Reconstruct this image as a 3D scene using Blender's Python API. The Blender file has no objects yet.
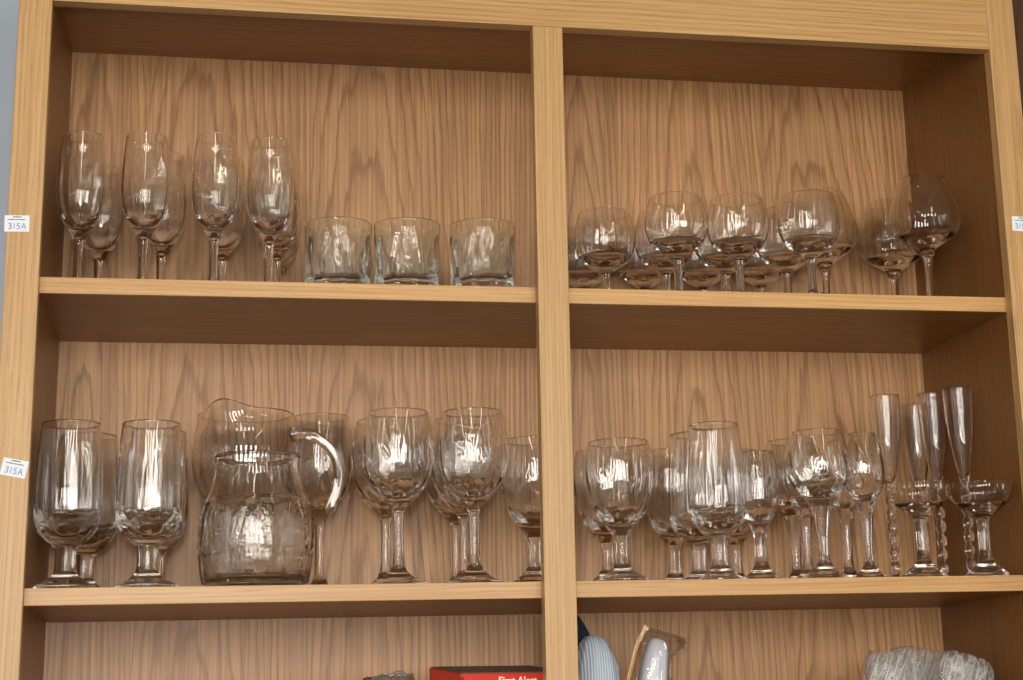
import bpy, bmesh, math, random
from mathutils import Vector, Matrix
random.seed(7)
SC = bpy.context.scene
COL = SC.collection
PI = math.pi

# ------------------------------------------------------------------ helpers
def link(o, parent=None):
    COL.objects.link(o)
    if parent is not None:
        o.parent = parent
    return o

def obj(name, bm, mats, parent=None, smooth=False):
    me = bpy.data.meshes.new(name)
    bm.normal_update()
    bm.to_mesh(me)
    bm.free()
    if not isinstance(mats, (list, tuple)):
        mats = [mats]
    for m in mats:
        me.materials.append(m)
    if smooth:
        for p in me.polygons:
            p.use_smooth = True
    return link(bpy.data.objects.new(name, me), parent)

def thing(name, label, cat, loc=(0, 0, 0), rz=0.0, group=None):
    o = bpy.data.objects.new(name, None)
    o.empty_display_size = 0.02
    link(o)
    o.location = loc
    o.rotation_euler = (0, 0, rz)
    o['label'] = label
    o['category'] = cat
    if group:
        o['group'] = group
    return o

def dup(root, label, loc, scale=None):
    r = root.copy()
    COL.objects.link(r)
    r.location = loc
    if scale:
        r.scale = scale
    r['label'] = label
    for ch in list(root.children):
        c = ch.copy()
        COL.objects.link(c)
        c.parent = r
        for g in list(ch.children):
            d = g.copy()
            COL.objects.link(d)
            d.parent = c
    return r

def box(bm, x0, x1, y0, y1, z0, z1, bev=0.0, mat=0):
    vs = [bm.verts.new((x, y, z)) for x in (x0, x1) for y in (y0, y1) for z in (z0, z1)]
    quads = [(0, 1, 3, 2), (4, 6, 7, 5), (0, 4, 5, 1), (2, 3, 7, 6), (0, 2, 6, 4), (1, 5, 7, 3)]
    fs = [bm.faces.new([vs[i] for i in q]) for q in quads]
    for f in fs:
        f.material_index = mat
    if bev > 0:
        es = list({e for f in fs for e in f.edges})
        bmesh.ops.bevel(bm, geom=es, offset=bev, segments=2, profile=0.6, affect='EDGES')
    return bm

def catmull(pts, n=6):
    out = []
    P = [Vector((a, b, 0)) for a, b in pts]
    for i in range(len(P) - 1):
        p0 = P[i - 1] if i else P[0] * 2 - P[1]
        p1, p2 = P[i], P[i + 1]
        p3 = P[i + 2] if i + 2 < len(P) else P[-1] * 2 - P[-2]
        for k in range(n):
            t = k / n
            q = 0.5 * ((2 * p1) + (p2 - p0) * t + (2 * p0 - 5 * p1 + 4 * p2 - p3) * t * t
                       + (3 * p1 - p0 - 3 * p2 + p3) * t ** 3)
            out.append((max(q.x, 0.0), q.y))
    out.append(pts[-1])
    return out

def lathe(bm, prof, segs=56, fn=None, matfn=None):
    """prof: (r, z) list; r == 0 makes a pole.  fn(r, z, th, i) -> (r, z)."""
    rings = []
    for i, (r, z) in enumerate(prof):
        if r <= 1e-7:
            rings.append([bm.verts.new((0, 0, z))])
        else:
            ring = []
            for k in range(segs):
                th = 2 * PI * k / segs
                rr, zz = fn(r, z, th, i) if fn else (r, z)
                ring.append(bm.verts.new((rr * math.cos(th), rr * math.sin(th), zz)))
            rings.append(ring)
    for i in range(len(rings) - 1):
        a, b = rings[i], rings[i + 1]
        mi = matfn(i, prof[i], prof[i + 1]) if matfn else 0
        for k in range(segs):
            k2 = (k + 1) % segs
            if len(a) == 1 and len(b) == 1:
                continue
            if len(a) == 1:
                f = bm.faces.new((a[0], b[k2], b[k]))
            elif len(b) == 1:
                f = bm.faces.new((a[k], a[k2], b[0]))
            else:
                f = bm.faces.new((a[k], a[k2], b[k2], b[k]))
            f.material_index = mi
    return bm

def tube(bm, pts, rads, segs=14, squash=1.0):
    n = len(pts)
    rings = []
    up = Vector((0, 1, 0))
    for i, p in enumerate(pts):
        p = Vector(p)
        t = (Vector(pts[min(i + 1, n - 1)]) - Vector(pts[max(i - 1, 0)])).normalized()
        a = up - t * up.dot(t)
        a.normalize()
        b = t.cross(a)
        rings.append([bm.verts.new(p + a * rads[i] * squash * math.cos(2 * PI * k / segs) + b * rads[i] * math.sin(2 * PI * k / segs))
                      for k in range(segs)])
    for i in range(n - 1):
        for k in range(segs):
            k2 = (k + 1) % segs
            bm.faces.new((rings[i][k], rings[i][k2], rings[i + 1][k2], rings[i + 1][k]))
    bm.faces.new(rings[0][::-1])
    bm.faces.new(rings[-1])
    return bm

def spline3(pts, n=6):
    P = [Vector(p) for p in pts]
    out = []
    for i in range(len(P) - 1):
        p0 = P[i - 1] if i else P[0] * 2 - P[1]
        p1, p2 = P[i], P[i + 1]
        p3 = P[i + 2] if i + 2 < len(P) else P[-1] * 2 - P[-2]
        for k in range(n):
            t = k / n
            out.append(0.5 * ((2 * p1) + (p2 - p0) * t + (2 * p0 - 5 * p1 + 4 * p2 - p3) * t * t
                              + (3 * p1 - p0 - 3 * p2 + p3) * t ** 3))
    out.append(P[-1])
    return out

def recalc(bm):
    bmesh.ops.recalc_face_normals(bm, faces=bm.faces[:])
    return bm

# ------------------------------------------------------------------ materials
def srgb(r, g, b):
    def c(v):
        v /= 255.0
        return v / 12.92 if v <= 0.04045 else ((v + 0.055) / 1.055) ** 2.4
    return (c(r), c(g), c(b), 1.0)

class NT:
    def __init__(self, name):
        self.m = bpy.data.materials.new(name)
        self.m.use_nodes = True
        self.t = self.m.node_tree
        self.t.nodes.clear()
        self.out = self.t.nodes.new('ShaderNodeOutputMaterial')
    def n(self, kind, **kw):
        nd = self.t.nodes.new(kind)
        for k, v in kw.items():
            setattr(nd, k, v)
        return nd
    def l(self, a, b):
        self.t.links.new(a, b)
    def setv(self, sock, v):
        if hasattr(v, 'is_linked'):
            self.l(v, sock)
        else:
            sock.default_value = v
    def math(self, op, a, b=None, c=None):
        nd = self.n('ShaderNodeMath', operation=op)
        self.setv(nd.inputs[0], a)
        if b is not None:
            self.setv(nd.inputs[1], b)
        if c is not None:
            self.setv(nd.inputs[2], c)
        return nd.outputs[0]
    def ramp(self, fac, stops, interp='LINEAR'):
        nd = self.n('ShaderNodeValToRGB')
        nd.color_ramp.interpolation = interp
        el = nd.color_ramp.elements
        while len(el) < len(stops):
            el.new(0.5)
        for e, (p, c) in zip(el, stops):
            e.position = p
            e.color = c
        self.l(fac, nd.inputs[0])
        return nd.outputs[0]
    def mixc(self, fac, a, b, mode='MIX'):
        nd = self.n('ShaderNodeMix', data_type='RGBA', blend_type=mode)
        self.setv(nd.inputs[0], fac)
        self.setv(nd.inputs[6], a)
        self.setv(nd.inputs[7], b)
        return nd.outputs[2]
    def noise(self, vec, scale, detail=3.0, rough=0.55):
        nd = self.n('ShaderNodeTexNoise')
        nd.inputs['Scale'].default_value = scale
        nd.inputs['Detail'].default_value = detail
        nd.inputs['Roughness'].default_value = rough
        self.l(vec, nd.inputs['Vector'])
        return nd.outputs['Fac']
    def scalev(self, vec, s, off=(0, 0, 0)):
        nd = self.n('ShaderNodeMapping')
        nd.inputs['Scale'].default_value = s
        nd.inputs['Location'].default_value = off
        self.l(vec, nd.inputs['Vector'])
        return nd.outputs[0]

def g(v):
    return (v, v, v, 1)

def wood(name, axis, light, dark, pore, ring=0.009, flitch=0.27, slope=0.13, c_off=0.01, ring_amt=0.55, rough=0.38, coat=0.15, off=(0, 0, 0), depth_axis=None):
    """Oak: growth rings cut along the board, pores as short dashes along the grain."""
    N = NT(name)
    tc = N.n('ShaderNodeTexCoord')
    v0 = N.scalev(tc.outputs['Object'], (1, 1, 1), off)
    sep = N.n('ShaderNodeSeparateXYZ')
    N.l(v0, sep.inputs[0])
    ax = {'X': 0, 'Y': 1, 'Z': 2}
    along = sep.outputs[ax[axis]]
    others = [a for a in 'XYZ' if a != axis]
    # across = sum of the two remaining axes so that every face of a board shows lines
    across = N.math('ADD', sep.outputs[ax[others[0]]], sep.outputs[ax[others[1]]])
    cell = N.math('FLOOR', N.math('DIVIDE', across, flitch))
    loc = N.math('SUBTRACT', across, N.math('MULTIPLY', N.math('ADD', cell, 0.5), flitch))
    wn = N.n('ShaderNodeTexWhiteNoise', noise_dimensions='1D')
    N.l(cell, wn.inputs['W'])
    jit = wn.outputs['Value']
    stretch = tuple(2.6 if a == axis else 8.0 for a in 'XYZ')
    warp = N.noise(N.scalev(v0, stretch), 1.0, 3.0)
    stretch2 = tuple(7.0 if a == axis else 70.0 for a in 'XYZ')
    warp2 = N.noise(N.scalev(v0, stretch2), 1.0, 2.0)
    loc2 = N.math('ADD', loc, N.math('MULTIPLY', N.math('SUBTRACT', jit, 0.5), flitch * 0.5))
    cz = N.math('ADD', N.math('MULTIPLY', along, slope), N.math('ADD', N.math('MULTIPLY', jit, 0.10), c_off))
    rad = N.math('SQRT', N.math('ADD', N.math('MULTIPLY', loc2, loc2), N.math('MULTIPLY', cz, cz)))
    rr = N.math('ADD', N.math('DIVIDE', rad, ring),
                N.math('ADD', N.math('MULTIPLY', warp, 2.2), N.math('MULTIPLY', warp2, 1.1)))
    fr = N.math('FRACT', rr)
    ringv = N.ramp(fr, [(0.0, g(0.05)), (0.35, g(0.0)), (0.70, g(0.30)), (0.84, g(1.0)), (0.92, g(0.8)), (1.0, g(0.05))])
    # pores
    ps = tuple(24.0 if a == axis else 650.0 for a in 'XYZ')
    pn = N.noise(N.scalev(v0, ps), 1.0, 2.0)
    porev = N.ramp(pn, [(0.42, g(0.0)), (0.70, g(1.0))])
    ps2 = tuple(3.0 if a == axis else 260.0 for a in 'XYZ')
    streak = N.noise(N.scalev(v0, ps2), 1.0, 3.0)
    tone = N.noise(N.scalev(v0, tuple(0.9 if a == axis else 7.0 for a in 'XYZ')), 1.0, 2.0)
    mod = N.noise(N.scalev(v0, tuple(5.0 if a == axis else 60.0 for a in 'XYZ')), 1.0, 2.0)
    c1 = N.mixc(N.math('MULTIPLY', ringv, N.math('MULTIPLY', N.math('ADD', mod, 0.35), ring_amt * 1.15)), light, dark)
    c2 = N.mixc(N.math('MULTIPLY', porev, N.math('ADD', N.math('MULTIPLY', ringv, 0.5), 0.12)), c1, pore)
    c3 = N.mixc(N.ramp(streak, [(0.38, g(0.0)), (0.68, g(0.6))]), c2, dark)
    val = N.math('ADD', N.math('MULTIPLY', tone, 0.36), 0.82)
    comb = N.n('ShaderNodeCombineColor')
    for i in range(3):
        N.l(val, comb.inputs[i])
    c4 = N.mixc(1.0, c3, comb.outputs[0], 'MULTIPLY')
    b = N.n('ShaderNodeBsdfPrincipled')
    N.l(c4, b.inputs['Base Color'])
    b.inputs['Roughness'].default_value = rough
    b.inputs['Specular IOR Level'].default_value = 0.35
    b.inputs['Coat Weight'].default_value = coat
    b.inputs['Coat Roughness'].default_value = 0.4
    bp = N.n('ShaderNodeBump')
    bp.inputs['Strength'].default_value = 0.12
    bp.inputs['Distance'].default_value = 0.0006
    N.l(pn, bp.inputs['Height'])
    N.l(bp.outputs[0], b.inputs['Normal'])
    N.l(b.outputs[0], N.out.inputs[0])
    return N.m

def plain(name, col, rough=0.5, spec=0.4, noise_amt=0.06, scale=40.0, metallic=0.0, coat=0.0):
    N = NT(name)
    tc = N.n('ShaderNodeTexCoord')
    nz = N.noise(tc.outputs['Object'], scale, 3.0)
    val = N.math('ADD', N.math('MULTIPLY', nz, 2 * noise_amt), 1.0 - noise_amt)
    comb = N.n('ShaderNodeCombineColor')
    for i in range(3):
        N.l(val, comb.inputs[i])
    c = N.mixc(1.0, col, comb.outputs[0], 'MULTIPLY')
    b = N.n('ShaderNodeBsdfPrincipled')
    N.l(c, b.inputs['Base Color'])
    b.inputs['Roughness'].default_value = rough
    b.inputs['Specular IOR Level'].default_value = spec
    b.inputs['Metallic'].default_value = metallic
    b.inputs['Coat Weight'].default_value = coat
    N.l(b.outputs[0], N.out.inputs[0])
    return N.m

def thin_glass(name, tint=(0.994, 0.994, 0.991, 1), edge=(0.45, 0.45, 0.43, 1), bump=None, refl=1.0, edge_pow=9.0):
    """Wall of a thin-blown glass: light goes straight through, takes on tint where it
    crosses the wall at a slant, and the surface mirrors by Fresnel."""
    N = NT(name)
    lw = N.n('ShaderNodeLayerWeight')
    lw.inputs['Blend'].default_value = 0.5
    fp = N.math('POWER', lw.outputs['Facing'], edge_pow)
    col = N.mixc(fp, tint, edge)
    tr = N.n('ShaderNodeBsdfTransparent')
    N.l(col, tr.inputs[0])
    gl = N.n('ShaderNodeBsdfGlossy')
    gl.inputs['Roughness'].default_value = 0.0
    gl.inputs['Color'].default_value = (1, 1, 1, 1)
    # symmetric Fresnel by facing (same from both sides of the wall)
    f5 = N.math('POWER', lw.outputs['Facing'], 5.0)
    fac = N.math('ADD', N.math('MULTIPLY', f5, 0.75 * refl), 0.036 * refl)
    mx = N.n('ShaderNodeMixShader')
    N.l(fac, mx.inputs[0])
    N.l(tr.outputs[0], mx.inputs[1])
    N.l(gl.outputs[0], mx.inputs[2])
    if bump:
        bp = bump(N)
        N.l(bp, gl.inputs['Normal'])
        N.l(bp, lw.inputs['Normal'])
    N.l(mx.outputs[0], N.out.inputs[0])
    return N.m

def solid_glass(name, col=(0.997, 0.998, 0.995, 1), rough=0.0, ior=1.46, bump=None):
    N = NT(name)
    gb = N.n('ShaderNodeBsdfGlass')
    gb.inputs['Color'].default_value = col
    gb.inputs['Roughness'].default_value = rough
    gb.inputs['IOR'].default_value = ior
    if bump:
        N.l(bump(N), gb.inputs['Normal'])
    N.l(gb.outputs[0], N.out.inputs[0])
    return N.m

M_FRAME = wood('oak_frame_upright', 'Z', srgb(198, 160, 108), srgb(162, 120, 72), srgb(134, 96, 56), ring=0.0036, flitch=0.6, slope=0.010, c_off=0.2, ring_amt=0.30, off=(0.13, 0, 0))
M_RAIL = wood('oak_frame_level', 'X', srgb(198, 160, 106), srgb(164, 116, 62), srgb(140, 98, 52), ring=0.0062, flitch=0.9, slope=0.02, c_off=0.12, ring_amt=0.5, off=(0, 0, 0.02))
M_EDGE = wood('oak_shelf_edge', 'X', srgb(202, 162, 108), srgb(176, 126, 70), srgb(148, 102, 54), ring=0.0040, flitch=0.4, slope=0.015, c_off=0.1, ring_amt=0.4)
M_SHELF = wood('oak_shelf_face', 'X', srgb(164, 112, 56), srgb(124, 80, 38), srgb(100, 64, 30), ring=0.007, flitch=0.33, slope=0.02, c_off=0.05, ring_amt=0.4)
M_BACK = wood('oak_veneer_back', 'Z', srgb(194, 147, 97), srgb(134, 89, 52), srgb(112, 72, 40), ring=0.0066, flitch=0.215, slope=0.045, c_off=0.004, ring_amt=0.62, off=(0.03, 0, 0.05), rough=0.5, coat=0.35)
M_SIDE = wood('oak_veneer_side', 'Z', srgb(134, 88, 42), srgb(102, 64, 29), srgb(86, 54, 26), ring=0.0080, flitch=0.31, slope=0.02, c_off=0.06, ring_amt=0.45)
M_BAY_SHADE = wood('wood_bay_shade', 'Z', srgb(92, 58, 36), srgb(64, 38, 24), srgb(50, 30, 18), ring=0.010, flitch=0.3)  # this brown carries the shade inside the neighbouring bay
M_WALL = plain('painted_wall_blue_grey', srgb(178, 190, 204), 0.7, 0.2, 0.03, 6.0)
M_ROOM = plain('painted_wall_cream', srgb(180, 168, 150), 0.8, 0.2, 0.03, 6.0)
M_CEIL = plain('painted_ceiling', srgb(170, 164, 154), 0.85, 0.2, 0.03, 6.0)
M_FLOOR = plain('carpet_floor', srgb(96, 84, 72), 0.95, 0.1, 0.12, 120.0)

M_SOLID = solid_glass('clear_glass_solid')
M_TUMBLER = solid_glass('clear_glass_greenish', (0.980, 0.996, 0.990, 1))

def bark_bump(N):
    tc = N.n('ShaderNodeTexCoord')
    nz = N.noise(N.scalev(tc.outputs['Object'], (150, 150, 34)), 1.0, 3.0, 0.6)
    bp = N.n('ShaderNodeBump')
    bp.inputs['Strength'].default_value = 0.8
    bp.inputs['Distance'].default_value = 0.0012
    N.l(nz, bp.inputs['Height'])
    return bp.outputs[0]

M_BARK = solid_glass('pressed_glass_bark', bump=bark_bump)

# ------------------------------------------------------------------ camera
# right / up / forward from the yaw, pitch and roll read off the converging edges
YAW, PITCH, ROLL, FPX = 0.23148, 0.26387, -0.03333, 1899.1
CAMLOC = Vector((0.17069, -2.20382, -0.19111))
fwd = Vector((math.sin(YAW) * math.cos(PITCH), math.cos(YAW) * math.cos(PITCH), math.sin(PITCH)))
right = Vector((math.cos(YAW), -math.sin(YAW), 0))
up = right.cross(fwd)
r2 = right * math.cos(ROLL) + up * math.sin(ROLL)
u2 = up * math.cos(ROLL) - right * math.sin(ROLL)
cam = bpy.data.cameras.new('camera')
camo = link(bpy.data.objects.new('camera', cam))
mw = Matrix((r2, u2, -fwd)).transposed().to_4x4()
mw.translation = CAMLOC
camo.matrix_world = mw
cam.sensor_fit = 'HORIZONTAL'
cam.sensor_width = 36.0
cam.lens = FPX / 1023.0 * 36.0
cam.shift_x = -112.95 / 1023.0
cam.shift_y = -105.96 / 1023.0
cam.clip_start = 0.02
SC.camera = camo

# ------------------------------------------------------------------ room
ZF, ZC = -1.45, 1.15
XL, XR, YB, YF = -1.9, 3.1, 0.325, -4.2
def struct(name, bm, m):
    o = obj(name, recalc(bm), m)
    o['kind'] = 'structure'
    return o
struct('wall_back', box(bmesh.new(), XL, XR, YB, YB + 0.1, ZF, ZC), M_WALL)
struct('wall_left', box(bmesh.new(), XL - 0.1, XL, YF, YB, ZF, ZC), M_ROOM)
struct('wall_right', box(bmesh.new(), XR, XR + 0.1, YF, YB, ZF, ZC), M_ROOM)
struct('wall_front', box(bmesh.new(), XL, XR, YF - 0.1, YF, ZF, ZC), M_ROOM)
struct('floor', box(bmesh.new(), XL, XR, YF, YB, ZF - 0.1, ZF), M_FLOOR)
struct('ceiling', box(bmesh.new(), XL, XR, YF, YB, ZC, ZC + 0.1), M_CEIL)

# ------------------------------------------------------------------ cabinet
Z1, Z2, Z3 = 0.3555, 0.0, -0.25        # tops of the three shelves
T = 0.019
XR_IN, XM = 1.198, 0.5805              # right stile, centre stile
D = 0.291                              # face of the back panel
ZTOP = 0.733
cab = thing('oak_cabinet', 'open oak wall cabinet with two bays of shelves holding glassware', 'cabinet', (0, 0, Z3 - 0.06))
CZ = -(Z3 - 0.06)
def cpart(name, bm, m):
    o = obj(name, recalc(bm), m, cab)
    o.location = (0, 0, CZ)
    return o
B = 0.0012
ZB = Z3 - 0.06
cpart('stile', box(bmesh.new(), -0.038, 0.0, 0, 0.0205, ZB, 0.80, B), M_FRAME)
cpart('stile', box(bmesh.new(), XM, XM + 0.038, 0, 0.0205, Z3, 0.6895, B), M_FRAME)
cpart('stile', box(bmesh.new(), XR_IN, XR_IN + 0.0387, 0, 0.0205, ZB, 0.80, B), M_FRAME)
cpart('top_rail', box(bmesh.new(), 0.0002, XR_IN - 0.0002, 0, 0.0205, 0.6897, 0.80, B), M_RAIL)
cpart('bottom_rail', box(bmesh.new(), 0.0002, XR_IN - 0.0002, 0, 0.0205, ZB, Z3 - 0.0005, B), M_RAIL)
XIL, XIR = -0.0015, XR_IN + 0.0025
XIR = XR_IN + 0.0025
def side(x_out, x_front, x_back):
    bm = bmesh.new()
    pts = [(x_out, 0.0207), (x_front, 0.0207), (x_back, 0.31), (x_out, 0.31)]
    lo = [bm.verts.new((x, y, ZB)) for x, y in pts]
    hi = [bm.verts.new((x, y, 0.80)) for x, y in pts]
    bm.faces.new(lo); bm.faces.new(hi)
    for k in range(4):
        bm.faces.new((lo[k], lo[(k + 1) % 4], hi[(k + 1) % 4], hi[k]))
    return bm
cpart('side_panel', side(-0.038, XIL, XIL + 0.0085), M_SIDE)
cpart('side_panel', side(XR_IN + 0.0387, XIR, XIR - 0.0135), M_SIDE)
cpart('back_panel', box(bmesh.new(), XIL + 0.004, XIR - 0.008, D, 0.31, ZB, 0.80), M_BACK)
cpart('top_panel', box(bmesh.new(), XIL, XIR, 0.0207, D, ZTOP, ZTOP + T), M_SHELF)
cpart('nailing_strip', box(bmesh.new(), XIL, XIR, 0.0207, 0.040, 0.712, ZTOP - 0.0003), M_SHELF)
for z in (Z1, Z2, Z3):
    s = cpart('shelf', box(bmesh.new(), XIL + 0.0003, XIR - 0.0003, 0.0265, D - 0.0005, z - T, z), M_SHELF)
    e = obj('shelf_edge', recalc(box(bmesh.new(), XIL + 0.0003, XIR - 0.0003, 0.0208, 0.0268, z - T - 0.0002, z + 0.0002, 0.0009)), M_EDGE, s)

nb = thing('next_bay', 'dark interior of the next cabinet bay beyond the right oak stile, its shade put into the colour', 'cabinet', (1.2380, 0.05, ZB))
obj('side_panel', recalc(box(bmesh.new(), 0, 0.02, 0, 0.262, 0, 1.25, 0.001)), M_BAY_SHADE, nb)
obj('back_panel', recalc(box(bmesh.new(), 0.0203, 0.60, 0.24, 0.262, 0, 1.25, 0.001)), M_BAY_SHADE, nb)

# ------------------------------------------------------------------ stemware
K = 0.985      # the widths read off the photograph include the soft outline

def half_round(r_out, r_in, z, n=4):
    c, h = (r_out + r_in) / 2, (r_out - r_in) / 2
    return [(c + h * math.cos(PI * k / (n + 1)), z + h * math.sin(PI * k / (n + 1))) for k in range(1, n + 1)]

def stemware(name, cat, label, group, bowl, stem, foot, zin, wall=1.1, optic=None, bead=None, segs=64, first=(0, 0, 0), hs=1.0, flat=0.35):
    """bowl: (r, z) mm from the rim down to the stem; stem downwards; foot downwards to z=0."""
    root = thing(name, label, cat, first, 0, group)
    root.scale = (1, 1, hs)
    mm = lambda L: [(r * K / 1000, z / 1000) for r, z in L]
    out = catmull(mm(bowl), 7)
    w = wall / 1000
    zi = zin / 1000
    zt = out[0][1]
    prof_in = [(0.0, zi)]
    zk = zi + flat * (zt - zi) * 0.6
    inn = []
    for r, z in out[::-1]:
        if z <= zi + 0.0004:
            continue
        rr = r - w
        if z < zk:
            rr = min(rr, (r - w) * math.sqrt(max(0.0, 1 - ((zk - z) / (zk - zi)) ** 2)) )
        inn.append((max(rr, 0.0006), z))
    prof = out[::-1] + half_round(out[0][0], out[0][0] - w, zt) + inn[::-1] + [(0.0, zi)]
    n_out = len(out)
    def fn(r, z, th, i):
        if optic:
            rr = optic(r, z * 1000, th, i >= n_out)
            return rr, z
        return r, z
    bm = lathe(bmesh.new(), prof, segs, fn)
    obj('bowl', recalc(bm), M_SOLID, root, True)
    st = catmull(mm(stem), 6) if not bead else mm(stem)
    bm = lathe(bmesh.new(), st[::-1], 28 if bead else 24)
    so = obj('stem', recalc(bm), M_SOLID, root, True)
    ft = catmull(mm(foot[:-1]), 4)
    zb = 0.0
    ft = ft + [(ft[-1][0] - 0.0006, 0.0002), (ft[-1][0] - 0.002, 0.0), (0.006, 0.0011), (0.0, 0.0012)]
    bm = lathe(bmesh.new(), ft[::-1], 48)
    obj('foot', recalc(bm), M_SOLID, root, True)
    return root

def opt_ribs(n, z0, z1, amp, twist=0.0, inner=True, sharp=1.0):
    """n soft vertical ribs on the wall between heights z0..z1 (mm), fading out."""
    def f(r, z, th, is_in):
        if is_in != inner or z <= z0 or z >= z1:
            return r
        t = (z - z0) / (z1 - z0)
        fade = math.sin(PI * min(1.0, max(0.0, t))) ** 0.6
        return r * (1 + amp * fade * math.cos(n * (th + twist * t)))
    return f

def both(*fs):
    def f(r, z, th, i):
        for q in fs:
            r = q(r, z, th, i)
        return r
    return f

YS = 0.0003
def place(root_name, kind, rows, z):
    first = None
    for (x, y, hs, label) in rows:
        if first is None:
            first = kind(label, (x, y, z + YS), hs)
        else:
            dup(first, label, (x, y, z + YS), (1, 1, hs))

# --- champagne flutes, upper left
def k_flute(label, loc, hs):
    return stemware('champagne_flute', 'flute glass', label, 'champagne flutes on the upper left shelf',
        [(24.6, 191), (26.4, 174), (27.8, 155), (29.0, 138), (29.3, 122), (27.6, 106), (24.2, 93), (19.4, 82.5), (14.6, 75.5), (11.4, 71), (10.0, 67.5), (9.0, 64.5), (7.2, 61.5)],
        [(7.2, 61.5), (6.2, 58), (5.6, 49), (5.3, 36), (5.3, 22), (6.0, 12)],
        [(6.0, 12), (8.2, 7.5), (14, 4.5), (22, 3.0), (28.6, 2.2), (29.4, 1.4), (29.2, 0.6), (0, 0)],
        77, 1.1, opt_ribs(12, 72, 160, 0.012), first=loc, hs=hs)
place('champagne_flute', k_flute, [
    (0.0374, 0.0833, 1.001, 'tall champagne flute at the left end of the upper left shelf, in front'),
    (0.1128, 0.0738, 1.001, 'second front champagne flute from the left on the upper left shelf'),
    (0.1958, 0.0696, 1.001, 'third front champagne flute from the left on the upper left shelf'),
    (0.2619, 0.0786, 1.001, 'front champagne flute nearest the squat tumblers on the upper left shelf'),
    (0.0582, 0.1563, 0.900, 'shorter champagne flute behind the leftmost flute of the upper shelf'),
    (0.1330, 0.1513, 1.001, 'champagne flute standing behind the second front flute of the upper shelf'),
    (0.2072, 0.1631, 1.001, 'champagne flute hidden mostly behind the third front flute'),
    (0.2748, 0.1591, 1.001, 'middle champagne flute in the file of three beside the tumblers'),
    (0.2810, 0.2371, 1.001, 'rearmost champagne flute in the file of three beside the tumblers'),
], Z1)

# --- balloon wine glasses, upper right
def k_balloon(label, loc, hs):
    return stemware('balloon_wine_glass', 'wine glass', label, 'balloon wine glasses on the upper right shelf',
        [(34.6, 134), (37.2, 126), (39.4, 115), (40.8, 102), (40.4, 91), (37.2, 80), (31.0, 71), (22.5, 63.5), (13.5, 58), (8.2, 55), (6.4, 52)],
        [(6.4, 52), (5.7, 47), (5.4, 36), (5.4, 22), (6.2, 12)],
        [(6.2, 12), (9, 7), (16, 4.2), (25, 2.8), (32.6, 2.2), (33.4, 1.4), (33.2, 0.6), (0, 0)],
        66, 1.1, opt_ribs(14, 66, 118, 0.006), first=loc, hs=hs, flat=0.3)
place('balloon_wine_glass', k_balloon, [
    (0.7756, 0.0721, 0.996, 'left front balloon wine glass of the three standing foremost on the upper shelf'),
    (0.8562, 0.0672, 0.993, 'centre front balloon wine glass of the three standing foremost on the upper shelf'),
    (0.9494, 0.0560, 1.022, 'right front balloon wine glass of the three standing foremost on the upper shelf'),
    (0.7004, 0.1578, 1.004, 'middle row balloon wine glass nearest the centre stile, fully in view'),
    (0.7809, 0.1526, 1.008, 'middle row balloon wine glass right behind the left front balloon glass'),
    (0.8615, 0.1479, 1.007, 'middle row balloon wine glass right behind the centre front balloon glass'),
    (0.9427, 0.1362, 1.033, 'middle row balloon wine glass right behind the right front balloon glass'),
    (0.6895, 0.2463, 0.998, 'back row balloon wine glass half hidden by the centre stile'),
    (0.7713, 0.2348, 1.002, 'back row balloon wine glass second from the centre stile'),
    (0.8518, 0.2292, 1.009, 'back row balloon wine glass third from the centre stile'),
    (0.9315, 0.2182, 1.035, 'back row balloon wine glass fourth from the centre stile'),
], Z1)

# --- large red wine glasses, upper right
def k_bigred(label, loc, hs):
    return stemware('red_wine_glass', 'wine glass', label, 'large red wine glasses at the right end of the upper shelf',
        [(30.5, 177), (36.0, 166), (42.0, 150), (47.0, 134), (49.6, 121), (49.0, 112), (44.0, 103), (34.0, 94.5), (22.5, 87.5), (13.5, 81.5), (10.0, 77), (9.4, 73.5), (7.6, 70)],
        [(7.6, 70), (6.4, 65), (5.4, 56), (5.1, 40), (5.2, 24), (6.4, 13)],
        [(6.4, 13), (9.5, 7.5), (17, 4.4), (27, 3.0), (36.2, 2.2), (37.0, 1.4), (36.8, 0.6), (0, 0)],
        90, 1.0, None, first=loc, hs=hs, flat=0.25)
place('red_wine_glass', k_bigred, [
    (1.1250, 0.0901, 1.002, 'tallest large red wine glass in front at the right end of the upper shelf'),
    (1.0145, 0.1877, 1.032, 'large red wine glass just right of and behind the front balloon glasses'),
    (1.1225, 0.2106, 1.002, 'large red wine glass behind the rightmost front one by the side panel'),
], Z1)

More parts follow.
